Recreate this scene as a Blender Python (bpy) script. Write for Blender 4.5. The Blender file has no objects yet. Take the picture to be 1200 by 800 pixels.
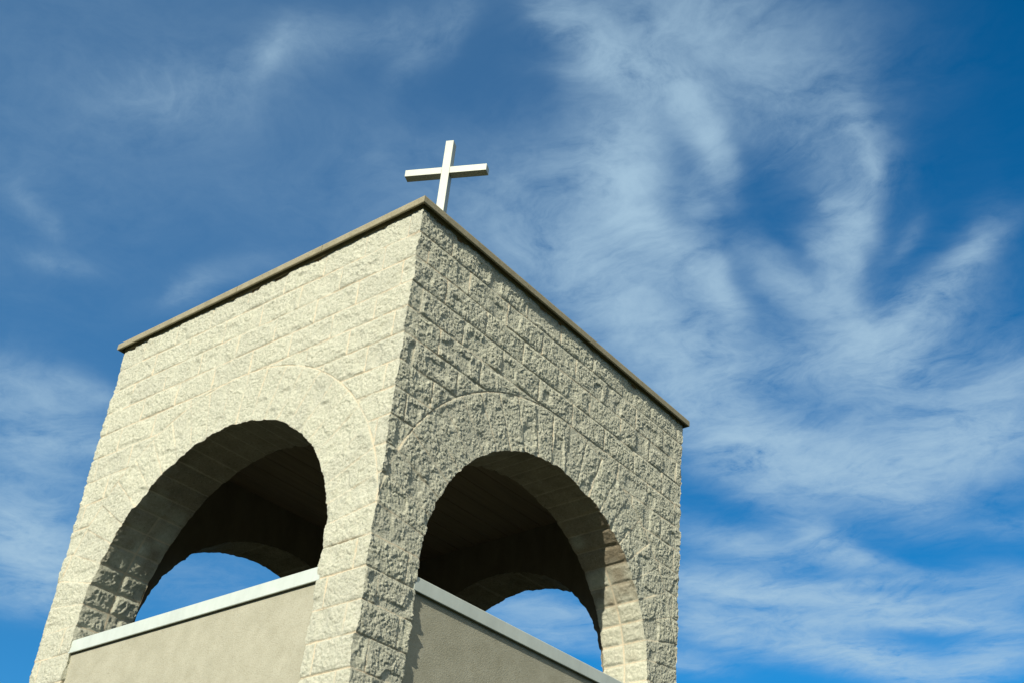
import bpy, bmesh, math, random
import numpy as np
from mathutils import Matrix, Vector

C = bpy.context.scene.collection
scn = bpy.context.scene
R_ = math.radians
HT = 7.112                     # top of the masonry above the ground (35 courses)

# ------------------------------------------------------------------ camera
cam_d = bpy.data.cameras.new('camera')
cam = bpy.data.objects.new('camera', cam_d)
C.objects.link(cam)
cam_d.sensor_fit = 'HORIZONTAL'
cam_d.sensor_width = 36.0
cam_d.lens = 36.0 * 1.178281
cam_d.shift_x = -0.156729
cam_d.shift_y = 0.141095
cam_d.clip_start = 0.05
cam_d.clip_end = 6000
rot = Matrix(((0.542567, -0.41467, -0.730527), (-0.839661, -0.242592, -0.485919), (0.024276, 0.877039, -0.479805)))
cam.matrix_world = Matrix.Translation((-4.24382, -4.89217, HT - 5.49491)) @ rot.to_4x4()
scn.camera = cam

# ------------------------------------------------------------------ sun, sky, exposure
SUN = Vector((-2.0, -0.535, 1.0)).normalized()
SUN_EL = math.asin(SUN.z)
sun_d = bpy.data.lights.new('sun', 'SUN')
sun_d.energy = 5.0
sun_d.angle = R_(0.53)
sun_d.color = (1.0, 0.925, 0.765)
sun = bpy.data.objects.new('sun', sun_d)
C.objects.link(sun)
sun.rotation_euler = SUN.to_track_quat('Z', 'Y').to_euler()
sun.location = SUN * 40

scn.view_settings.view_transform = 'Standard'
scn.view_settings.look = 'None'
scn.view_settings.gamma = 1.0
scn.view_settings.use_curve_mapping = False
scn.view_settings.exposure = 0.42

WARP_A, WARP_B, TEX_CON, FIB = 0.05, 0.017, 1.15, 0.68
SPREAD, BEHIND, MILKY = 1.0, 14.0, 0.75
SKY_HUE, SKY_SAT, SKY_VAL = 0.497, 1.47, 1.85
CLOUD_COL = (5.6, 8.1, 10.1, 1)
FILL_BANK_COL = (10.5, 10.5, 9.4, 1)
# cirrus streaks: place on the cloud layer (x, y), bearing, half length, half width, density
CLOUDS = [(0.6423, 0.5711, -2.921, 0.0738, 0.0244, 0.34), (0.693, 0.5572, -3.012, 0.0613, 0.0214, 0.4), (0.7554, 0.5367, 3.008, 0.0613, 0.0233, 0.42),
          (0.8222, 0.5332, -2.993, 0.0594, 0.0182, 0.55), (0.8879, 0.5395, -2.84, 0.06, 0.0161, 0.46), (0.7946, 0.6028, -2.622, 0.1153, 0.0532, 0.4),
          (0.8677, 0.6536, -2.522, 0.1014, 0.0425, 0.46), (0.8153, 0.6715, 2.811, 0.072, 0.0536, 0.2), (0.7076, 0.5922, 2.349, 0.0452, 0.0164, 0.18),
          (0.941, 0.6787, -2.953, 0.0838, 0.0384, 0.36), (1.0212, 0.6732, -3.141, 0.0839, 0.0348, 0.46), (1.1075, 0.6672, -3.029, 0.0678, 0.0208, 0.6),
          (0.9347, 0.5915, -2.643, 0.0594, 0.0164, 0.26), (0.8589, 0.7686, 2.43, 0.1144, 0.0937, 0.3), (0.9997, 0.7933, -3.098, 0.1523, 0.0807, 0.42),
          (1.1297, 0.799, 3.083, 0.1621, 0.0824, 0.4), (1.2027, 0.717, -2.963, 0.1088, 0.0412, 0.16), (0.7685, 0.4389, 2.403, 0.1354, 0.0821, 0.34),
          (0.6994, 0.4686, 2.113, 0.0776, 0.0525, 0.22), (0.8918, 0.4441, 3.121, 0.1056, 0.0625, 0.26), (0.9432, 0.385, -2.937, 0.092, 0.0323, 0.26),
          (1.0015, 0.4067, -2.77, 0.0785, 0.0157, 0.4), (1.0485, 0.4568, -2.996, 0.0669, 0.0255, 0.55), (1.1115, 0.4753, -2.757, 0.0748, 0.0234, 0.55),
          (1.1012, 0.5084, 3.008, 0.0417, 0.0181, 0.26), (1.1651, 0.5192, -2.984, 0.0767, 0.0233, 0.45), (1.1198, 0.5771, 2.97, 0.0848, 0.025, 0.3),
          (1.2231, 0.5666, 2.996, 0.1237, 0.0406, 0.36), (1.2949, 0.5041, 1.147, 0.1098, 0.051, 0.5), (1.2395, 0.4131, 0.887, 0.1013, 0.0248, 0.55),
          (1.202, 0.358, -2.474, 0.0749, 0.024, 0.22), (1.3431, 0.5852, 2.143, 0.1353, 0.0692, 0.42), (1.3543, 0.5042, 0.943, 0.1106, 0.0415, 0.3),
          (1.1448, 0.4204, -2.42, 0.0445, 0.0142, 0.16), (1.6274, 0.5549, 1.623, 0.1628, 0.1181, 0.58), (1.624, 0.4828, -2.959, 0.1336, 0.09, 0.32),
          (1.6213, 0.7017, 2.63, 0.1757, 0.0858, 0.5), (1.783, 0.6954, 2.873, 0.1389, 0.0577, 0.3), (1.5443, 0.8047, 2.945, 0.1847, 0.0692, 0.44),
          (1.4235, 0.848, 3.067, 0.1424, 0.0729, 0.42), (1.2639, 0.7826, -2.553, 0.1125, 0.1008, 0.36), (1.4938, 0.397, -3.109, 0.0941, 0.07, 0.3),
          (1.559, 0.8946, 2.716, 0.1149, 0.0527, 0.22), (1.469, 0.574, 1.401, 0.0975, 0.0397, 0.2), (1.7976, 1.0135, 2.54, 0.1562, 0.0619, 0.45),
          (1.9267, 1.1464, 2.417, 0.1417, 0.0908, 0.625), (2.0609, 1.0418, 2.271, 0.2327, 0.0519, 0.6), (2.185, 0.8686, 2.369, 0.1859, 0.0503, 0.65),
          (2.3278, 0.8515, 2.243, 0.1493, 0.0421, 0.525), (2.2165, 0.9998, 2.185, 0.2201, 0.0518, 0.525), (2.0599, 0.888, 1.915, 0.1353, 0.0292, 0.425),
          (1.8535, 0.8801, -3.121, 0.1591, 0.048, 0.425), (1.9533, 0.8568, 2.807, 0.1281, 0.0294, 0.25), (2.2125, 0.7318, 2.604, 0.1212, 0.0511, 0.25),
          (2.1051, 1.2957, 3.089, 0.1571, 0.0709, 0.5), (2.2869, 1.181, 2.669, 0.2458, 0.0815, 0.5), (2.4008, 1.0872, 2.936, 0.2242, 0.0677, 0.575),
          (2.5083, 1.0079, 2.979, 0.2102, 0.0733, 0.425), (2.5769, 0.828, -2.413, 0.1783, 0.0925, 0.625), (2.194, 0.6368, 2.299, 0.1021, 0.0724, 0.3),
          (1.976, 0.5622, 2.373, 0.0631, 0.0471, 0.2), (2.257, 1.4588, 2.818, 0.1139, 0.0702, 0.35), (0.5145, 0.8511, 1.535, 0.05, 0.0239, 0.272),
          (0.5215, 0.8724, 1.206, 0.038, 0.0084, 0.187), (0.5507, 0.7502, 1.79, 0.0876, 0.0279, 0.221), (0.5941, 0.7437, 1.252, 0.0526, 0.016, 0.187),
          (0.585, 0.6639, 1.119, 0.044, 0.0135, 0.17), (0.4935, 1.0211, 1.944, 0.0896, 0.048, 0.187), (0.5113, 0.9568, 1.904, 0.0787, 0.0466, 0.102),
          (0.7303, 1.2753, 1.58, 0.0585, 0.0198, 0.289), (0.5919, 1.3829, 2.54, 0.0378, 0.02, 0.204), (0.5214, 1.3089, -2.56, 0.0496, 0.0189, 0.119),
          (0.7389, 1.1566, 1.781, 0.0643, 0.0246, 0.119), (0.7769, 1.7394, 2.582, 0.1064, 0.0975, 0.5), (0.8992, 1.7897, 1.952, 0.0907, 0.0428, 0.45),
          (0.9205, 1.895, -2.653, 0.1232, 0.0658, 0.275), (1.0185, 2.143, -2.375, 0.2268, 0.1015, 0.575), (1.1445, 2.3026, 0.804, 0.1962, 0.0927, 0.55),
          (1.2297, 2.5015, 1.329, 0.1073, 0.0976, 0.3), (0.8177, 1.6229, 2.916, 0.0728, 0.0375, 0.25), (1.3667, 2.0826, 2.682, 0.1983, 0.1869, 0.15),
          (1.8608, 1.5318, 2.59, 0.1894, 0.082, 0.5), (1.9787, 1.6231, 2.833, 0.1743, 0.0642, 0.375), (0.4512, 1.1635, 1.157, 0.3948, 0.1883, 0.08),
          (0.7493, 0.9791, 2.725, 0.1642, 0.0993, 0.08), (0.6955, 0.8678, 3.083, 0.0812, 0.0552, 0.1), (1.5035, 0.6614, 2.658, 0.4125, 0.374, 0.1)]


world = bpy.data.worlds.new('World')
scn.world = world
world.use_nodes = True
wn, wl = world.node_tree.nodes, world.node_tree.links
wn.clear()


def nd(tree_nodes, kind, **kw):
    n = tree_nodes.new(kind)
    for k, v in kw.items():
        setattr(n, k, v)
    return n


def wmath(op, a, b=None, clamp=False):
    n = wn.new('ShaderNodeMath'); n.operation = op; n.use_clamp = clamp
    for i, v in enumerate((a, b)):
        if v is None: continue
        if isinstance(v, (int, float)): n.inputs[i].default_value = v
        else: wl.new(v, n.inputs[i])
    return n.outputs[0]


def wvec(op, a, b=None):
    n = wn.new('ShaderNodeVectorMath'); n.operation = op
    for i, v in enumerate((a, b)):
        if v is None: continue
        if isinstance(v, (tuple, list)): n.inputs[i].default_value = v
        else: wl.new(v, n.inputs[i])
    return n.outputs['Value' if op in ('DOT_PRODUCT', 'LENGTH') else 'Vector']


sky = nd(wn, 'ShaderNodeTexSky', sky_type='NISHITA')
sky.sun_disc = False
sky.sun_elevation = SUN_EL
sky.sun_rotation = math.atan2(SUN.x, SUN.y)
sky.altitude = 900
sky.air_density = 1.0
sky.dust_density = 0.25
sky.ozone_density = 2.2
SKY_STRENGTH = 0.055

tcd = nd(wn, 'ShaderNodeTexCoord')
sep = nd(wn, 'ShaderNodeSeparateXYZ')
wl.new(tcd.outputs['Generated'], sep.inputs[0])
zc = wmath('MAXIMUM', sep.outputs[2], 0.06)
comb = nd(wn, 'ShaderNodeCombineXYZ')
wl.new(wmath('DIVIDE', sep.outputs[0], zc), comb.inputs[0])
wl.new(wmath('DIVIDE', sep.outputs[1], zc), comb.inputs[1])
P0 = comb.outputs[0]           # where the view ray meets the cirrus layer (one unit up)


def wnoise(scale, detail, rough, dist, vec, off=(0, 0, 0), sc=(1, 1, 1), rz=0.0, color=False):
    m = nd(wn, 'ShaderNodeMapping')
    m.inputs['Location'].default_value = off
    m.inputs['Rotation'].default_value = (0, 0, rz)
    m.inputs['Scale'].default_value = sc
    wl.new(vec, m.inputs['Vector'])
    n = nd(wn, 'ShaderNodeTexNoise')
    n.inputs['Scale'].default_value = scale
    n.inputs['Detail'].default_value = detail
    n.inputs['Roughness'].default_value = rough
    n.inputs['Distortion'].default_value = dist
    wl.new(m.outputs[0], n.inputs['Vector'])
    return n.outputs['Color' if color else 'Fac']


def scale_vec(v, s):
    n = wn.new('ShaderNodeVectorMath'); n.operation = 'SCALE'
    wl.new(v, n.inputs[0]); n.inputs['Scale'].default_value = s
    return n.outputs[0]


# large and small warps make the drawn streaks ragged and wispy
wa = wvec('SUBTRACT', wnoise(7.0, 2.0, 0.55, 0.0, P0, (3.1, 7.7, 0.4), color=True), (0.5, 0.5, 0.5))
wb = wvec('SUBTRACT', wnoise(26.0, 2.0, 0.6, 0.0, P0, (9.4, 1.2, 2.4), color=True), (0.5, 0.5, 0.5))
P1 = wvec('ADD', wvec('ADD', P0, scale_vec(wa, WARP_A)), scale_vec(wb, WARP_B))
NBIN = 16                      # the layer seen along sixteen bearings; every streak takes the nearest
frames = []
for k in range(NBIN):
    an = math.pi * k / NBIN
    cf = nd(wn, 'ShaderNodeCombineXYZ')
    wl.new(wvec('DOT_PRODUCT', P1, (math.cos(an), math.sin(an), 0)), cf.inputs[0])
    wl.new(wvec('DOT_PRODUCT', P1, (-math.sin(an), math.cos(an), 0)), cf.inputs[1])
    frames.append(cf.outputs[0])
acc = None
for ci, (cx, cy, an, la, lb, amp) in enumerate(CLOUDS):
    k = int(round(an / math.pi * NBIN)) % NBIN
    an = math.pi * k / NBIN
    sx, sy = 1 / (la * SPREAD), 1 / (lb * SPREAD)
    n = nd(wn, 'ShaderNodeVectorMath', operation='MULTIPLY_ADD')
    n.inputs[1].default_value = (sx, sy, 0)
    n.inputs[2].default_value = (-(cx * math.cos(an) + cy * math.sin(an)) * sx, -(-cx * math.sin(an) + cy * math.cos(an)) * sy, 0)
    src = frames[k]
    if ci >= 16 and ci % 16 == 0:        # keeps the node graph evaluated a batch at a time
        cz = nd(wn, 'ShaderNodeCombineXYZ')
        wl.new(wmath('MULTIPLY', acc, 1e-6), cz.inputs[2])
        frames = [wvec('ADD', f, cz.outputs[0]) for f in frames]
        src = frames[k]
    wl.new(src, n.inputs[0])
    mm = n.outputs[0]
    e = wmath('POWER', 0.4, wvec('DOT_PRODUCT', mm, mm))
    m = nd(wn, 'ShaderNodeMath', operation='MULTIPLY_ADD')
    wl.new(e, m.inputs[0]); m.inputs[1].default_value = amp
    if acc is None: m.inputs[2].default_value = 0.0
    else: wl.new(acc, m.inputs[2])
    acc = m.outputs[0]
# patchy noise for the added, unseen fill bank
far = wnoise(1.1, 4.0, 0.6, 0.3, P0, (5.0, 2.0, 0), (1, 0.7, 1), 0.6)
fibre = wnoise(8.0, 9.0, 0.66, 0.7, P1, (1.3, 4.1, 0), (1.0, FIB, 1), 0.55)
fine = wnoise(30.0, 5.0, 0.68, 0.4, P1, (6.3, 0.8, 0), (1.0, FIB, 1), 0.9)
tex = wmath('ADD', wmath('MULTIPLY', wmath('SUBTRACT', fibre, 0.5), 3.0), wmath('MULTIPLY', wmath('SUBTRACT', fine, 0.5), 0.95))
tex = wmath('ADD', wmath('MULTIPLY', tex, TEX_CON), 1.0)
dens = wmath('MULTIPLY', acc, wmath('MAXIMUM', tex, 0.12))
# a thin veil over everything, and an unseen bright bank added behind the camera as fill light
behind = wmath('MULTIPLY', wvec('DOT_PRODUCT', tcd.outputs['Generated'], (-0.2, -0.8, 0.55)), 1.0)
behind = wmath('MULTIPLY', wmath('MAXIMUM', wmath('SUBTRACT', behind, 0.26), 0.0), wmath('MULTIPLY', wmath('MAXIMUM', wmath('SUBTRACT', far, 0.30), 0.0), BEHIND))
lowcut = nd(wn, 'ShaderNodeMapRange', interpolation_type='SMOOTHSTEP')
lowcut.inputs['From Min'].default_value = 0.20; lowcut.inputs['From Max'].default_value = 0.42
wl.new(sep.outputs[2], lowcut.inputs['Value'])
behind = wmath('MULTIPLY', behind, lowcut.outputs[0])
behind = wmath('MINIMUM', behind, 0.92)
milky = wmath('MAXIMUM', wmath('SUBTRACT', wvec('DOT_PRODUCT', tcd.outputs['Generated'], (0.22, 0.68, 0.70)), 0.84), 0.0)
dens = wmath('ADD', dens, wmath('MULTIPLY', milky, MILKY))
dens = wmath('SUBTRACT', 1.0, wmath('POWER', 2.71828, wmath('MULTIPLY', dens, -1.25)), True)
dens = wmath('MINIMUM', dens, 0.9)

hsv = nd(wn, 'ShaderNodeHueSaturation')
hsv.inputs['Hue'].default_value = SKY_HUE
hsv.inputs['Saturation'].default_value = SKY_SAT
hsv.inputs['Value'].default_value = SKY_VAL
wl.new(sky.outputs[0], hsv.inputs['Color'])
mixc = nd(wn, 'ShaderNodeMix', data_type='RGBA')
wl.new(dens, mixc.inputs[0])
wl.new(hsv.outputs[0], mixc.inputs[6])
mixc.inputs[7].default_value = CLOUD_COL
mixb = nd(wn, 'ShaderNodeMix', data_type='RGBA')
wl.new(behind, mixb.inputs[0]); wl.new(mixc.outputs[2], mixb.inputs[6])
mixb.inputs[7].default_value = FILL_BANK_COL
bg = nd(wn, 'ShaderNodeBackground')
bg.inputs['Strength'].default_value = SKY_STRENGTH
wl.new(mixb.outputs[2], bg.inputs['Color'])
wo = nd(wn, 'ShaderNodeOutputWorld')
wl.new(bg.outputs[0], wo.inputs['Surface'])

# ------------------------------------------------------------------ numpy noise
def _hash(ix, iy, seed):
    ix = ix.astype(np.int64); iy = iy.astype(np.int64)
    h = (ix * 374761393 + iy * 668265263 + seed * 1274126177) & 0xFFFFFFFF
    h = ((h ^ (h >> 13)) * 1274126177) & 0xFFFFFFFF
    h = ((h ^ (h >> 16)) * 2246822519) & 0xFFFFFFFF
    return ((h ^ (h >> 15)) & 0xFFFFFF) / float(0xFFFFFF)


def vnoise(x, y, seed):
    """smooth value noise, -1..1"""
    ix = np.floor(x); iy = np.floor(y)
    fx = x - ix; fy = y - iy
    ux = fx * fx * fx * (fx * (fx * 6 - 15) + 10); uy = fy * fy * fy * (fy * (fy * 6 - 15) + 10)
    a = _hash(ix, iy, seed); b = _hash(ix + 1, iy, seed)
    c = _hash(ix, iy + 1, seed); d = _hash(ix + 1, iy + 1, seed)
    return ((a * (1 - ux) + b * ux) * (1 - uy) + (c * (1 - ux) + d * ux) * uy) * 2 - 1


def fbm(x, y, seed, octv=3, gain=0.5):
    s = 0; a = 1.0; t = 0
    for o in range(octv):
        s = s + a * vnoise(x * 2 ** o + 17.3 * o, y * 2 ** o + 9.1 * o, seed + 31 * o); t += a; a *= gain
    return s / t


def chips(x, y, seed):
    """fractured facets: each cell of a jittered grid is a little tilted plane"""
    ix = np.floor(x); iy = np.floor(y)
    best = np.full(x.shape, 1e9); val = np.zeros(x.shape)
    for dx in (-1, 0, 1):
        for dy in (-1, 0, 1):
            cx = ix + dx; cy = iy + dy
            px = cx + 0.1 + 0.8 * _hash(cx, cy, seed); py = cy + 0.1 + 0.8 * _hash(cx, cy, seed + 1)
            d = (x - px) ** 2 + (y - py) ** 2
            v = (_hash(cx, cy, seed + 2) - 0.5) * 1.1 + (x - px) * (_hash(cx, cy, seed + 3) - 0.5) * 1.7 + (y - py) * (_hash(cx, cy, seed + 4) - 0.5) * 1.7
            m = d < best
            best = np.where(m, d, best); val = np.where(m, v, val)
    return val


def nodules(x, y, seed):
    """rounded lumps with creases between them, about -0.5..0.5"""
    ix = np.floor(x); iy = np.floor(y)
    best = np.full(x.shape, 1e9); hh = np.zeros(x.shape)
    for dx in (-1, 0, 1):
        for dy in (-1, 0, 1):
            cx = ix + dx; cy = iy + dy
            px = cx + 0.05 + 0.9 * _hash(cx, cy, seed); py = cy + 0.05 + 0.9 * _hash(cx, cy, seed + 1)
            d = (x - px) ** 2 + (y - py) ** 2
            h = _hash(cx, cy, seed + 2)
            m = d < best
            best = np.where(m, d, best); hh = np.where(m, h, hh)
    return (hh - 0.5) * 0.7 + 0.35 - 0.9 * best


def sstep(a, b, x):
    t = np.clip((x - a) / (b - a), 0, 1)
    return t * t * (3 - 2 * t)


# ------------------------------------------------------------------ mesh helpers
def mesh_np(name, verts, quads, mat, parent=None, attrs=None, smooth=True):
    me = bpy.data.meshes.new(name)
    used = np.unique(quads)
    remap = np.full(len(verts), -1, np.int64); remap[used] = np.arange(len(used))
    v = verts[used]; q = remap[quads]
    me.vertices.add(len(v)); me.vertices.foreach_set('co', v.astype(np.float32).ravel())
    me.loops.add(q.size); me.loops.foreach_set('vertex_index', q.astype(np.int32).ravel())
    me.polygons.add(len(q))
    me.polygons.foreach_set('loop_start', np.arange(0, q.size, 4, dtype=np.int32))
    me.polygons.foreach_set('use_smooth', np.full(len(q), smooth, bool))
    for k, a in (attrs or {}).items():
        at = me.attributes.new(k, 'FLOAT', 'POINT'); at.data.foreach_set('value', a[used].astype(np.float32))
    me.update(calc_edges=True)
    me.validate()
    me.materials.append(mat)
    o = bpy.data.objects.new(name, me); C.objects.link(o)
    if parent: o.parent = parent
    return o


def obj(name, bm, mat, parent=None, smooth=False):
    me = bpy.data.meshes.new(name)
    bmesh.ops.recalc_face_normals(bm, faces=bm.faces)
    bm.to_mesh(me); bm.free()
    if smooth:
        for p in me.polygons: p.use_smooth = True
    me.materials.append(mat)
    o = bpy.data.objects.new(name, me); C.objects.link(o)
    if parent: o.parent = parent
    return o


def add_box(bm, lo, hi, bevel=0.0, M=None):
    b = bmesh.new()
    bmesh.ops.create_cube(b, size=1)
    for v in b.verts:
        v.co = Vector([(lo[i] + hi[i]) / 2 + v.co[i] * (hi[i] - lo[i]) for i in range(3)])
    if bevel:
        bmesh.ops.bevel(b, geom=b.edges[:], offset=bevel, segments=2, profile=0.6, affect='EDGES')
    if M is not None: b.transform(M)
    t = bpy.data.meshes.new('t'); b.to_mesh(t); b.free(); bm.from_mesh(t); bpy.data.meshes.remove(t)


def thing(name, label, cat, loc=(0, 0, 0), rz=0.0, group=None):
    o = bpy.data.objects.new(name, None); C.objects.link(o)
    o.empty_display_size = 0.3
    o.location = loc; o.rotation_euler = (0, 0, rz)
    o['label'] = label; o['category'] = cat
    if group: o['group'] = group
    return o


# ------------------------------------------------------------------ materials
class Mat:
    def __init__(self, name):
        self.m = bpy.data.materials.new(name); self.m.use_nodes = True
        self.n = self.m.node_tree.nodes; self.l = self.m.node_tree.links
        self.b = self.n['Principled BSDF']
        self.tc = self.n.new('ShaderNodeTexCoord')

    def noise(self, scale, detail=5, rough=0.6, dist=0.0, sc=None, off=None):
        n = self.n.new('ShaderNodeTexNoise')
        n.inputs['Scale'].default_value = scale; n.inputs['Detail'].default_value = detail
        n.inputs['Roughness'].default_value = rough; n.inputs['Distortion'].default_value = dist
        src = self.tc.outputs['Object']
        if sc or off:
            m = self.n.new('ShaderNodeMapping'); self.l.new(src, m.inputs['Vector'])
            if sc: m.inputs['Scale'].default_value = sc
            if off: m.inputs['Location'].default_value = off
            src = m.outputs[0]
        self.l.new(src, n.inputs['Vector'])
        return n.outputs['Fac']

    def ramp(self, fac, stops):
        r = self.n.new('ShaderNodeValToRGB'); e = r.color_ramp.elements
        while len(e) < len(stops): e.new(0.5)
        for i, (p, c) in enumerate(stops):
            e[i].position = p; e[i].color = (c, c, c, 1) if isinstance(c, (int, float)) else (*c, 1)
        self.l.new(fac, r.inputs[0]); return r.outputs[0]

    def mix(self, fac, a, b, mode='MIX'):
        n = self.n.new('ShaderNodeMix'); n.data_type = 'RGBA'; n.blend_type = mode
        for s, v in (('Factor', fac), ('A', a), ('B', b)):
            i = n.inputs[s] if s == 'Factor' else [k for k in n.inputs if k.name == s and k.type == 'RGBA'][0]
            if isinstance(v, (int, float)): i.default_value = v
            elif isinstance(v, tuple): i.default_value = (*v, 1)
            else: self.l.new(v, i)
        return [k for k in n.outputs if k.type == 'RGBA'][0]

    def math(self, op, a, b):
        n = self.n.new('ShaderNodeMath'); n.operation = op
        for i, v in enumerate((a, b)):
            if isinstance(v, (int, float)): n.inputs[i].default_value = v
            else: self.l.new(v, n.inputs[i])
        return n.outputs[0]

    def attr(self, name):
        n = self.n.new('ShaderNodeAttribute'); n.attribute_name = name; return n.outputs['Fac']

    def bump(self, h, strength, dist):
        n = self.n.new('ShaderNodeBump'); n.inputs['Strength'].default_value = strength
        n.inputs['Distance'].default_value = dist
        self.l.new(h, n.inputs['Height']); self.l.new(n.outputs[0], self.b.inputs['Normal'])

    def col(self, c):
        if isinstance(c, tuple): self.b.inputs['Base Color'].default_value = (*c, 1)
        else: self.l.new(c, self.b.inputs['Base Color'])

    def set(self, rough=0.8, metal=0.0, spec=0.3):
        self.b.inputs['Roughness'].default_value = rough; self.b.inputs['Metallic'].default_value = metal
        self.b.inputs['Specular IOR Level'].default_value = spec
        return self.m


def stone_material():
    k = Mat('split_face_block')
    big = k.noise(2.2, 4, 0.6)
    mid = k.noise(38, 6, 0.7, 0.3)
    c = k.ramp(mid, [(0.30, (0.325, 0.35, 0.268)), (0.45, (0.478, 0.492, 0.392)), (0.62, (0.58, 0.583, 0.475))])
    c = k.mix(k.ramp(big, [(0.35, 0.0), (0.7, 0.30)]), c, (0.43, 0.43, 0.34))
    blk = k.attr('block_tone')
    c = k.mix(k.ramp(blk, [(0.0, 0.26), (1.0, 0.0)]), c, (0.36, 0.37, 0.32))
    # browner soffit stones, darkened to paint in the shade under the arches
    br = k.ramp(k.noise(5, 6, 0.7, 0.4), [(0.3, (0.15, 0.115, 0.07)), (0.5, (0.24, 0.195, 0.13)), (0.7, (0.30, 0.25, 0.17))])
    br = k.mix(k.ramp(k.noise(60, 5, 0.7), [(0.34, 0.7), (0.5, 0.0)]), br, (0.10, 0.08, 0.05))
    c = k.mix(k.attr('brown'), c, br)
    speck = k.noise(150, 3, 0.7)
    c = k.mix(k.ramp(speck, [(0.35, 0.6), (0.41, 0.0)]), c, (0.10, 0.11, 0.10))
    pale = k.noise(120, 2, 0.6, 0, None, (4, 9, 2))
    c = k.mix(k.ramp(pale, [(0.62, 0.0), (0.72, 0.4)]), c, (0.74, 0.72, 0.60))
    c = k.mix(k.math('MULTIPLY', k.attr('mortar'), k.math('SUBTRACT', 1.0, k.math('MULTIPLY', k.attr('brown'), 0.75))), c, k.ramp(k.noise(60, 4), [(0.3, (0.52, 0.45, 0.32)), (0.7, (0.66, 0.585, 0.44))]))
    k.col(c)
    h = k.math('ADD', k.math('MULTIPLY', k.noise(120, 5, 0.8), 1.0), k.math('MULTIPLY', speck, 0.5))
    k.bump(h, 0.8, 0.010)
    return k.set(0.93, 0, 0.15)


def stucco_material():
    k = Mat('tan_stucco')
    f = k.noise(130, 4, 0.7)
    c = k.ramp(k.noise(7, 6, 0.65), [(0.3, (0.31, 0.305, 0.235)), (0.7, (0.385, 0.380, 0.302))])
    c = k.mix(k.ramp(f, [(0.35, 0.4), (0.5, 0.0)]), c, (0.20, 0.18, 0.13))
    k.col(c); k.bump(f, 0.6, 0.006)
    return k.set(0.95, 0, 0.1)


def paint_material(name, col, rough, noise_amt=0.05, spec=0.4):
    k = Mat(name)
    d = tuple(x * (1 - noise_amt * 3) for x in col)
    k.col(k.ramp(k.noise(6, 8, 0.7, 0.0, (1, 1, 0.4)), [(0.35, d), (0.65, col)]))
    k.bump(k.noise(14, 2), 0.08, 0.004)
    return k.set(rough, 0, spec)


def coping_material():
    k = Mat('brown_coping')
    c = k.ramp(k.noise(9, 7, 0.7), [(0.3, (0.22, 0.202, 0.132)), (0.7, (0.315, 0.292, 0.202))])
    c = k.mix(k.ramp(k.noise(140, 3), [(0.38, 0.5), (0.5, 0.0)]), c, (0.13, 0.105, 0.07))
    k.col(c); k.bump(k.noise(150, 3), 0.25, 0.003)
    return k.set(0.8, 0, 0.25)


def ceiling_material():
    k = Mat('dark_board_ceiling')
    k.col(k.ramp(k.noise(5, 6, 0.6, 0.2, (0.3, 6, 6)), [(0.3, (0.15, 0.112, 0.066)), (0.7, (0.21, 0.158, 0.095))]))
    k.bump(k.noise(30, 4, 0.6, 0, (0.2, 4, 4)), 0.2, 0.003)
    return k.set(0.7, 0, 0.3)


def ground_material():
    k = Mat('mown_lawn')
    c = k.ramp(k.noise(0.35, 8, 0.7), [(0.3, (0.026, 0.034, 0.012)), (0.55, (0.040, 0.046, 0.018)), (0.75, (0.06, 0.053, 0.026))])
    c = k.mix(k.ramp(k.noise(18, 4), [(0.35, 0.6), (0.55, 0.0)]), c, (0.025, 0.030, 0.012))
    k.col(c); k.bump(k.noise(25, 5, 0.7), 0.8, 0.05)
    return k.set(0.95, 0, 0.1)


STONE = stone_material()
STUCCO = stucco_material()
CAPM = paint_material('white_metal_cap', (0.50, 0.56, 0.52), 0.45)
CROSSM = paint_material('white_cross_paint', (0.49, 0.52, 0.45), 0.4)
COPE = coping_material()
CEIL = ceiling_material()
MORTAR = paint_material('mortar_bed', (0.34, 0.22, 0.12), 0.9, 0.06, 0.1)
ROOFM = paint_material('roof_membrane', (0.045, 0.043, 0.04), 0.9)
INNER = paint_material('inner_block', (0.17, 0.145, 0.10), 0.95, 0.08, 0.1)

# ------------------------------------------------------------------ ground
bm = bmesh.new()
bmesh.ops.create_circle(bm, cap_ends=True, segments=96, radius=2500)
g = obj('ground', bm, ground_material()); g['kind'] = 'structure'

# low wooded hills all round, added unseen to cut horizon light on soffits
bm = bmesh.new()
rings = []
for rr_, hh_ in ((230, -1.0), (290, 0.55), (380, 1.0), (520, 0.8), (760, -0.1)):
    row = []
    for k in range(160):
        a = 2 * math.pi * k / 160
        bumpy = 0.80 + 0.14 * math.sin(3 * a + 1) + 0.09 * math.sin(7 * a + 2.2) + 0.05 * math.sin(17 * a) + 0.03 * math.sin(41 * a + rr_)
        row.append(bm.verts.new((rr_ * math.cos(a), rr_ * math.sin(a), 64 * hh_ * bumpy if hh_ > 0 else -2.0)))
    rings.append(row)
for r0, r1 in zip(rings, rings[1:]):
    for k in range(160):
        bm.faces.new((r0[k], r1[k], r1[(k + 1) % 160], r0[(k + 1) % 160]))
km = Mat('blocker_slope')
km.col(km.ramp(km.noise(0.09, 8, 0.7), [(0.35, (0.018, 0.028, 0.012)), (0.65, (0.045, 0.058, 0.024))])); km.bump(km.noise(0.15, 6, 0.7), 1.0, 4.0)
hl = obj('blocker_hills', bm, km.set(0.95, 0, 0.1), smooth=True); hl['kind'] = 'structure'

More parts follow.
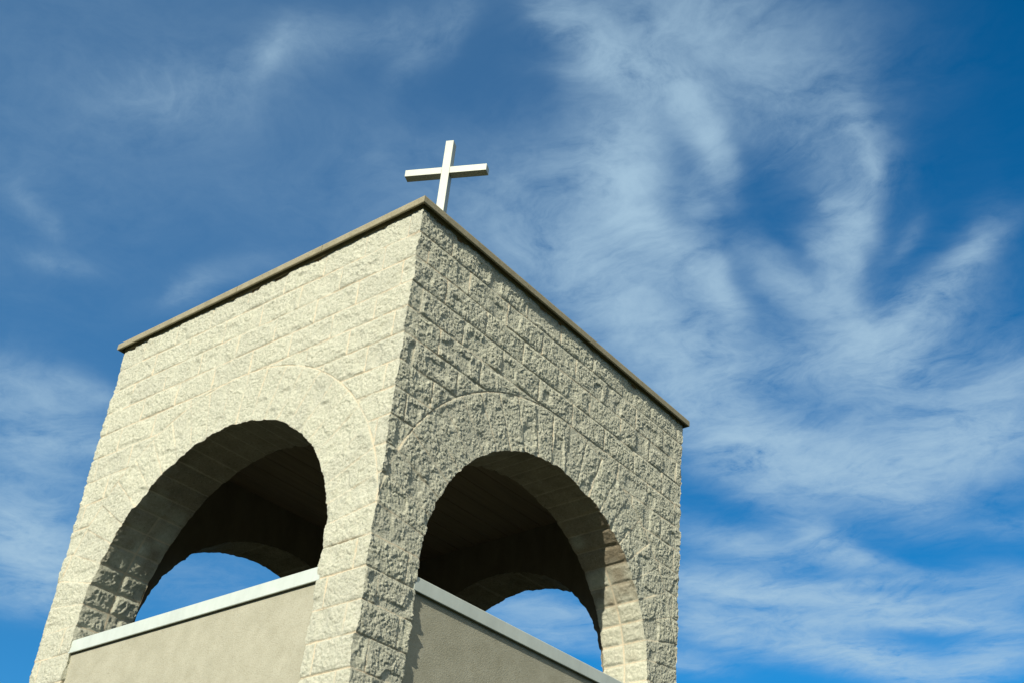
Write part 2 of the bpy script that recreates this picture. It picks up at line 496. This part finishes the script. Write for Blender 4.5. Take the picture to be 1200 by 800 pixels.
# ------------------------------------------------------------------ the tower
U = 0.4064; H = 0.2032                    # block module
W = 3.235; MID = W / 2
RI = 1.2175; RE = 1.632                   # arch opening and outer edge of the ring
SPR = -12 * H                             # springing line, below the wall top
T = 0.400                                 # wall thickness
NV = 25                                   # stones round the ring
CEIL_Z = -0.868
CAP_TOP = -2.553
LOW = -3.75                               # finely modelled down to here

tower = thing('bell_tower', 'square split-face block bell tower with round arches and a thin brown coping', 'tower', (0, 0, HT))


def arch_radius(th, seed):
    """ragged opening edge: th = angle from the springing"""
    k = np.floor(th / math.pi * NV)
    return RI + 0.006 * (_hash(k, k * 0, seed) - 0.5) + 0.007 * vnoise(th * 24, th * 0 + 0.5, seed + 5) + 0.004 * vnoise(th * 70, th * 0 + 3.5, seed + 6)


def jamb_off(z, seed):
    k = np.floor(-z / H)
    return 0.008 * (_hash(k, k * 0 + 7, seed) - 0.5) + 0.008 * vnoise(z * 22, z * 0 + 1.5, seed + 7) + 0.004 * vnoise(z * 60, z * 0 + 2.5, seed + 8)


def open_dist(s, z, seed):
    """signed distance to the opening: negative inside it; plus its gradient"""
    dx = s - MID; dz = z - SPR
    r = np.hypot(dx, dz) + 1e-9
    th = np.arctan2(dz, dx)
    up = dz > 0
    ra = arch_radius(np.clip(th, 0, math.pi), seed)
    g = np.where(up, r - ra, np.abs(dx) - (RI + jamb_off(z, seed)))
    gx = np.where(up, dx / r, np.sign(dx)); gz = np.where(up, dz / r, 0.0)
    return g, gx, gz


def rock(s, z, bid, seed):
    """relief of one split face, metres, mean about 0"""
    o = _hash(bid, bid * 0 + 3, seed)
    tx = _hash(bid, bid * 0 + 5, seed) - 0.5; tz = _hash(bid, bid * 0 + 6, seed) - 0.5
    u = s + bid * 0.731; v = z + bid * 0.377           # each block breaks differently
    wx = u + 0.02 * vnoise(u * 30, v * 30, seed + 40); wz = v + 0.02 * vnoise(u * 30, v * 30, seed + 41)
    d = 0.0045 * fbm(u * 7, v * 7, seed + 10, 2)
    d = d - 0.012 * sstep(0.22, 0.62, vnoise(u * 8 + 3, v * 8, seed + 14))          # scoops where a flake came away
    d = d + 0.0020 * chips(wx * 17, wz * 17, seed + 20) + 0.0042 * nodules(wx * 21, wz * 21, seed + 34)
    d = d + 0.0066 * nodules(wx * 42, wz * 40, seed + 24)
    d = d + 0.0054 * nodules(u * 82, v * 82, seed + 28)
    d = d + (o - 0.4) * 0.006 + tx * 0.005 * np.sin(u * 8) + tz * 0.005 * np.sin(v * 13)
    return d


def face_relief(s, z, off_odd, off_even, seed):
    """outer face: outward displacement, mortar mask, block tone, ring mask"""
    k = np.floor(-z / H)
    off = np.where(k % 2 == 0, off_odd, off_even) * U
    n = np.floor((s - off) / U)
    ex = np.minimum(s - off - n * U, (n + 1) * U - (s - off))
    ez = np.minimum(-z - k * H, (k + 1) * H + z)
    bid = k * 37 + n + 500
    dx = s - MID; dz = z - SPR
    r = np.hypot(dx, dz); th = np.clip(np.arctan2(dz, dx), 0, math.pi)
    ring = (dz > 0) & (r < RE)
    kv = np.floor(th / math.pi * NV)
    ft = th / math.pi * NV - kv
    et = np.minimum(ft, 1 - ft) * math.pi / NV * r
    bid = np.where(ring, 4000 + kv, bid)
    wob = 0.0016 * vnoise(s * 40, z * 40, seed + 50)
    e = np.where(ring, np.minimum(et, RE - r), np.minimum(ex, ez))
    e = np.where((~ring) & (dz > 0), np.minimum(e, r - RE), e) + wob
    # the joint on the springing line between ring and pier
    e = np.where(ring, np.minimum(e, dz + wob), e)
    # how open each stretch of joint is: some are raked clean, some smeared nearly flush
    faint = np.where(ring & (et < RE - r), 0.35 + 0.65 * _hash(kv + np.where(ft > 0.5, 1, 0), kv * 0 + 1, seed + 60) ** 2, 1.0)
    faint = np.where((dz > 0) & (np.abs(r - RE) < 0.012), 0.62 + 0.38 * np.clip(vnoise(th * 5, th * 0, seed + 64) + 0.5, 0, 1), faint)      # the line round the ring comes and goes
    opn = np.clip(0.75 + 0.6 * vnoise(s * 3.1, z * 9, seed + 61), 0.4, 1.15) * faint
    mort = (1 - sstep(0.0036, 0.0064, e)) * np.clip(0.75 + 0.5 * vnoise(s * 9, z * 9, seed + 62) + 0.25 * vnoise(s * 45, z * 45, seed + 63), 0.15, 1) * (0.35 + 0.65 * faint)
    bedj = (~ring) & (ez < ex)
    b = sstep(0.0030, 0.0068, e) * 0.62 + sstep(0.004, 0.032, e) * 0.38
    rk = rock(s, z, bid, seed)
    rk = np.where(rk < 0, rk * 0.7, rk) + 0.0015
    d = rk * (1 - (1 - b) * np.clip(faint * 1.2, 0, 1)) + (1 - b) * np.where(bedj, -0.0062 * opn, -0.0022 * faint)
    tone = _hash(bid, bid * 0 + 11, seed)
    return d, mort, tone, ring


def grid_quads(nr, nc):
    i = np.arange((nr - 1) * nc).reshape(nr - 1, nc)[:, :-1].ravel()
    return np.stack([i, i + nc, i + nc + 1, i + 1], 1)


def face_grid(zs, step, prm, seed, nbr, ring_sel):
    """one vertical band of an outer face; nbr = relief parameters of the two neighbouring faces at s=0 and s=W"""
    ss = np.linspace(0, W, int(round(W / step)) + 1)
    S, Z = np.meshgrid(ss, zs)
    s0, z0 = S.ravel(), Z.ravel()
    g, gx, gz = open_dist(s0, z0, seed)
    s1 = s0.copy(); z1 = z0.copy()
    mv = (g < 0.35 * step) & (g > -0.85 * step) & (z0 < -0.6)
    s1[mv] -= g[mv] * gx[mv]; z1[mv] -= g[mv] * gz[mv]
    d, mort, tone, ring = face_relief(s1, z1, *prm, seed)
    # the corner edges follow the relief of the neighbouring face
    sh = np.zeros_like(s1)
    for at, (q, sd) in ((0.0, nbr[0]), (W, nbr[1])):
        dn = face_relief(np.full_like(z1, W - at), z1, *q, sd)[0]
        w = np.clip(1 - np.abs(s1 - at) / 0.035, 0, 1) ** 1.5
        sh += (-1 if at == 0 else 1) * dn * w
    V = np.stack([s1 + sh, -d, z1], 1)
    Q = grid_quads(len(zs), len(ss))
    keep = (g[Q] > -0.85 * step).all(1)
    Q = Q[keep]
    rq = ring[Q].sum(1) >= 2
    return V, Q[~rq], Q[rq], dict(mortar=mort, block_tone=tone, brown=np.zeros(len(V)))


def soffit(prm, seed, step, bottom):
    """jambs and underside of the arch as one strip from the left jamb over the top to the right jamb"""
    hz = np.arange(bottom, SPR, step)
    na = int(math.pi * RI / step)
    tha = np.linspace(math.pi, 0, na + 1)
    # points: base position, inward normal
    bx = np.concatenate([np.full(len(hz), -1.0), np.cos(tha), np.full(len(hz), 1.0)])
    bz = np.concatenate([np.zeros(len(hz)), np.sin(tha), np.zeros(len(hz))])
    zz = np.concatenate([hz, np.full(len(tha), SPR), hz[::-1]])
    isarc = np.concatenate([np.zeros(len(hz), bool), np.ones(len(tha), bool), np.zeros(len(hz), bool)])
    th = np.concatenate([np.zeros(len(hz)), tha, np.zeros(len(hz))])
    rad = np.where(isarc, arch_radius(th, seed), RI + jamb_off(zz, seed))
    path = np.arange(len(bx)) * step
    vs = np.concatenate([[-0.002, 0.0, 0.004], np.arange(0.012, T - 0.005, step), [T]])
    Vv, Pp = np.meshgrid(vs, np.arange(len(bx)))
    v = Vv.ravel(); p = Pp.ravel()
    fs = MID + bx[p] * rad[p]; fz = zz[p] + bz[p] * rad[p]
    dfront = face_relief(fs, fz, *prm, seed)[0][::len(vs)]
    # joints on the reveal
    kz = np.floor(-zz / H)
    e1 = np.where(isarc, np.minimum((th / math.pi * NV) % 1, 1 - (th / math.pi * NV) % 1) * math.pi / NV * RI,
                  np.minimum(-zz - kz * H, (kz + 1) * H + zz))[p]
    half = np.where(v < T * 0.52, 0, 1)
    em = np.abs(v - T * 0.52)
    em = np.where(isarc[p] & (np.minimum(th, math.pi - th)[p] > 0.75), 0.05, em)
    e = np.minimum(e1, em) + 0.0016 * vnoise(path[p] * 40, v * 40, seed + 77)
    bid = np.where(isarc, 6000 + np.floor(th / math.pi * NV), 7000 + kz + np.where(bx > 0, 200, 0))[p] + half * 31
    mort = 1 - sstep(0.0032, 0.0062, e)
    low = 1 - sstep(0.1, 1.0, (fz - SPR))                 # rougher stones low down, sawn ones over the top
    amp = 0.32 + 0.75 * low
    b = sstep(0.003, 0.030, e)
    d = (-0.006 + b * (0.007 + rock(path[p], v, bid, seed + 90) * amp)) * sstep(0.0, 0.03, v)
    d = d + b * 0.01 * (half == 1) * low * (_hash(bid, bid * 0 + 2, seed) - 0.3) * sstep(0.0, 0.03, v)
    lip = v < 0
    edge = np.exp(-np.maximum(v, 0) / 0.025) + np.exp(-(T - v) / 0.025)
    rr = RI + (rad[p] - RI) * np.clip(edge, 0, 1) - d + np.where(lip, 0.009, 0.0)
    depth = v - dfront[p] * (1 - sstep(0.0, 0.08, v)) + np.where(lip, 0.006, 0)
    V = np.stack([MID + bx[p] * rr, depth, zz[p] + bz[p] * rr], 1)
    nc = len(vs); Q = grid_quads(len(bx), nc)
    arcq = isarc[p][Q].sum(1) >= 3
    thm = np.minimum(th, math.pi - th)[p]
    brown = np.clip((thm - 0.42) / 0.5 + 0.7 * (_hash(bid, bid * 0 + 17, seed) - 0.5) + 0.5 * vnoise(path[p] * 9, v * 9, seed + 95), 0, 1) * (thm > 0)  # painted soffit shade, rising towards the crown, broken up per block
    brown = brown * (0.85 if seed < 300 else 1.0)  # painted shade a little stronger on the two far arches
    tone = _hash(bid, bid * 0 + 11, seed)
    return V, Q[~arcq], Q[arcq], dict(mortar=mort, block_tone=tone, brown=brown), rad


def back_face(seed, rad_top):
    """inner face of the wall, above the arch up to the ceiling"""
    th = np.linspace(math.pi, 0, 161)
    ra = arch_radius(th, seed)
    s = np.clip(MID + np.cos(th) * ra, T, W - T); zb = SPR + np.sin(th) * ra
    ts = np.linspace(0, 1, 14)
    S = np.repeat(s[:, None], len(ts), 1); Zz = zb[:, None] * (1 - ts) + (-0.10) * ts
    V = np.stack([S.ravel(), T + 0.004 * vnoise(S.ravel() * 14, Zz.ravel() * 14, seed + 3), Zz.ravel()], 1)
    k = np.floor(-V[:, 2] / H); e = np.minimum(-V[:, 2] - k * H, (k + 1) * H + V[:, 2])
    Q = grid_quads(len(th), len(ts))
    return V, Q, dict(mortar=np.zeros(len(V)), brown=np.zeros(len(V)), block_tone=_hash(k, np.floor(V[:, 0] / U), seed))


def join(parts):
    vs, qs, at = [], [], {}
    n = 0
    for V, Q, A in parts:
        vs.append(V); qs.append(Q + n); n += len(V)
        for k, a in A.items(): at.setdefault(k, []).append(a)
    return np.concatenate(vs), np.concatenate(qs), {k: np.concatenate(a) for k, a in at.items()}


# the four faces: local x runs along the wall (to the right seen from outside), local y into the tower
#   right-hand face in the photo lies along world X; the left-hand one along world Y
A_, B_ = (0.76, 0.26), (0.69, 0.19)
FACES = [
    # name seed prm                matrix                                          step
    (101, A_, Matrix.Identity(4), 0.0045),                                                    # faces -Y
    (211, B_, Matrix.Translation((0, W, 0)) @ Matrix.Rotation(-math.pi / 2, 4, 'Z'), 0.0050),  # faces -X
    (307, A_, Matrix.Translation((W, W, 0)) @ Matrix.Rotation(math.pi, 4, 'Z'), 0.0180),       # faces +Y
    (401, B_, Matrix.Translation((W, 0, 0)) @ Matrix.Rotation(math.pi / 2, 4, 'Z'), 0.0180),   # faces +X
]
WALL_LABEL = ['grey green shaded wall whose blocks catch raking light', 'cream sunlit wall of pale blocks', None, None]
for i, (seed, prm, M, step) in enumerate(FACES):
    prev = FACES[(i + 1) % 4]; nxt = FACES[(i - 1) % 4]
    nbr = ((prev[1], prev[0]), (nxt[1], nxt[0]))
    zs = np.arange(-0.008, LOW, -step)
    zs2 = np.concatenate([[zs[-1]], np.arange(zs[-1] - 0.03, -HT, -0.03), [-HT - 0.02]])
    V1, Qw, Qr, At = face_grid(zs, step, prm, seed, nbr, None)
    V2, Qw2, Qr2, At2 = face_grid(zs2, 0.03, prm, seed, nbr, None)
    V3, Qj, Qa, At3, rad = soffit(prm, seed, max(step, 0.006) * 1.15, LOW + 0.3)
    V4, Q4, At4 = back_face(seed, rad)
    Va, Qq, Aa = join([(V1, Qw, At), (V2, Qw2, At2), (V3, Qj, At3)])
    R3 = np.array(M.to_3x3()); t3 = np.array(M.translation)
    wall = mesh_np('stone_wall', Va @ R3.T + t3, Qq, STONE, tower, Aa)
    if WALL_LABEL[i]: wall['label'] = WALL_LABEL[i]
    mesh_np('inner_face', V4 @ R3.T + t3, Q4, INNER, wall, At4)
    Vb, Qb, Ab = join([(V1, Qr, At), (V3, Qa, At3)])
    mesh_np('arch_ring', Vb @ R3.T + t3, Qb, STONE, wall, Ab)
    # stucco parapet in the opening, with its metal cap
    o0, o1 = MID - RI - 0.012, MID + RI + 0.012
    b = bmesh.new(); add_box(b, (o0, 0.026, -HT - 0.02), (o1, 0.20, CAP_TOP - 0.05), 0.0, M)
    pan = obj('parapet_panel', b, STUCCO, tower)
    b = bmesh.new()
    prof = [(0.004, CAP_TOP - 0.093), (0.002, CAP_TOP - 0.090), (0.002, CAP_TOP - 0.006), (0.006, CAP_TOP - 0.001), (0.012, CAP_TOP), (0.215, CAP_TOP + 0.012), (0.222, CAP_TOP + 0.008), (0.222, CAP_TOP - 0.07), (0.2165, CAP_TOP - 0.07), (0.2165, CAP_TOP - 0.02), (0.012, CAP_TOP - 0.02), (0.012, CAP_TOP - 0.093)]
    rows = []
    for s in (o0, o1):
        rows.append([b.verts.new(M @ Vector((s, y, z))) for y, z in prof])
    for j in range(len(prof)):
        k = (j + 1) % len(prof); b.faces.new((rows[0][j], rows[0][k], rows[1][k], rows[1][j]))
    b.faces.new(rows[0]); b.faces.new(rows[1][::-1])
    obj('metal_cap', b, CAPM, pan)
    b = bmesh.new(); add_box(b, (T + 0.01, 0.202, -3.72), (W - T - 0.01, 0.208, CAP_TOP - 0.075), 0.0, M)  # unseen dark sheet added to stop sun bouncing off the panel back
    obj('bounce_blocker', b, ROOFM, pan)

# mortar bed under the coping
bm = bmesh.new()
for (lo, hi) in (((0.004, 0.004), (W - 0.004, 0.2)), ((0.004, W - 0.2), (W - 0.004, W - 0.004)), ((0.004, 0.2), (0.2, W - 0.2)), ((W - 0.2, 0.2), (W - 0.004, W - 0.2))):
    add_box(bm, (lo[0], lo[1], -0.030), (hi[0], hi[1], -0.004))
obj('mortar_bed', bm, MORTAR, tower)

# coping: a moulded profile run round the square with mitred corners, in lengths
bm = bmesh.new()
OV = 0.047
PROF = [(-0.36, 0.055), (-0.36, -0.008), (OV - 0.040, -0.008), (OV - 0.039, 0.024), (OV - 0.015, 0.024), (OV - 0.014, -0.006), (OV - 0.003, -0.006), (OV, -0.002),
        (OV, 0.040), (OV - 0.002, 0.049), (OV - 0.008, 0.056), (OV - 0.018, 0.060), (-0.10, 0.070)]


def cope_pt(i, s, o, z):
    return FACES[i][2] @ Vector((s, -o, z))


for i in range(4):
    cuts = [0.0, 1.06, 2.16, W] if i % 2 == 0 else [0.0, 1.39, 2.30, W]
    for j in range(3):
        a, c = cuts[j] + (0.002 if j else 0), cuts[j + 1] - (0.002 if j < 2 else 0)
        ra_ = [bm.verts.new(cope_pt(i, a - o if j == 0 else a, o, z)) for o, z in PROF]
        rb_ = [bm.verts.new(cope_pt(i, c + o if j == 2 else c, o, z)) for o, z in PROF]
        n = len(PROF)
        for k in range(n):
            bm.faces.new((ra_[k], ra_[(k + 1) % n], rb_[(k + 1) % n], rb_[k]))
        if j > 0: bm.faces.new(ra_)
        if j < 2: bm.faces.new(rb_[::-1])
obj('coping', bm, COPE, tower)

# flat roof, board ceiling under it and the deck behind the parapets
bm = bmesh.new(); add_box(bm, (0.3, 0.3, -0.09), (W - 0.3, W - 0.3, -0.05)); obj('roof', bm, ROOFM, tower)
bm = bmesh.new()
nb = 13; bw = (W - 2 * T - 0.004) / nb
for k in range(nb):
    y = T + 0.002 + k * bw
    add_box(bm, (T + 0.002, y + 0.0035, CEIL_Z), (W - T - 0.002, y + bw - 0.0035, CEIL_Z + 0.02), 0.003)
add_box(bm, (T + 0.001, T + 0.001, CEIL_Z + 0.016), (W - T - 0.001, W - T - 0.001, CEIL_Z + 0.05))
obj('board_ceiling', bm, CEIL, tower)
bm = bmesh.new(); add_box(bm, (0.21, 0.21, -3.75), (W - 0.21, W - 0.21, -3.65)); obj('roof_deck', bm, ROOFM, tower)

# ------------------------------------------------------------------ the cross on the roof
cross = thing('roof_cross', 'plain white Latin cross standing up from the flat tower roof', 'cross', (1.5413, 1.5418, HT - 0.05), R_(-65.28))
wd, dp = 0.0750, 0.080
bm = bmesh.new(); add_box(bm, (-wd / 2, -dp / 2, 0.012), (wd / 2, dp / 2, 2.661 + 0.05), 0.003); obj('upright', bm, CROSSM, cross)
for s in (-1, 1):
    bm = bmesh.new()
    x0, x1 = sorted((s * (wd / 2 + 0.0008), s * 0.387))
    add_box(bm, (x0, -dp / 2 + 0.0012, 2.297 + 0.05 - wd / 2), (x1, dp / 2 - 0.0012, 2.297 + 0.05 + wd / 2), 0.003)
    obj('cross_arm', bm, CROSSM, cross)
bm = bmesh.new(); add_box(bm, (-0.12, -0.12, 0.0), (0.12, 0.12, 0.012), 0.003)
for sx in (-1, 1):
    for sy in (-1, 1):
        t = Matrix.Translation((sx * 0.09, sy * 0.09, 0.018))
        bmesh.ops.create_cone(bm, cap_ends=True, segments=6, radius1=0.012, radius2=0.012, depth=0.014, matrix=t)
obj('base_plate', bm, CROSSM, cross)
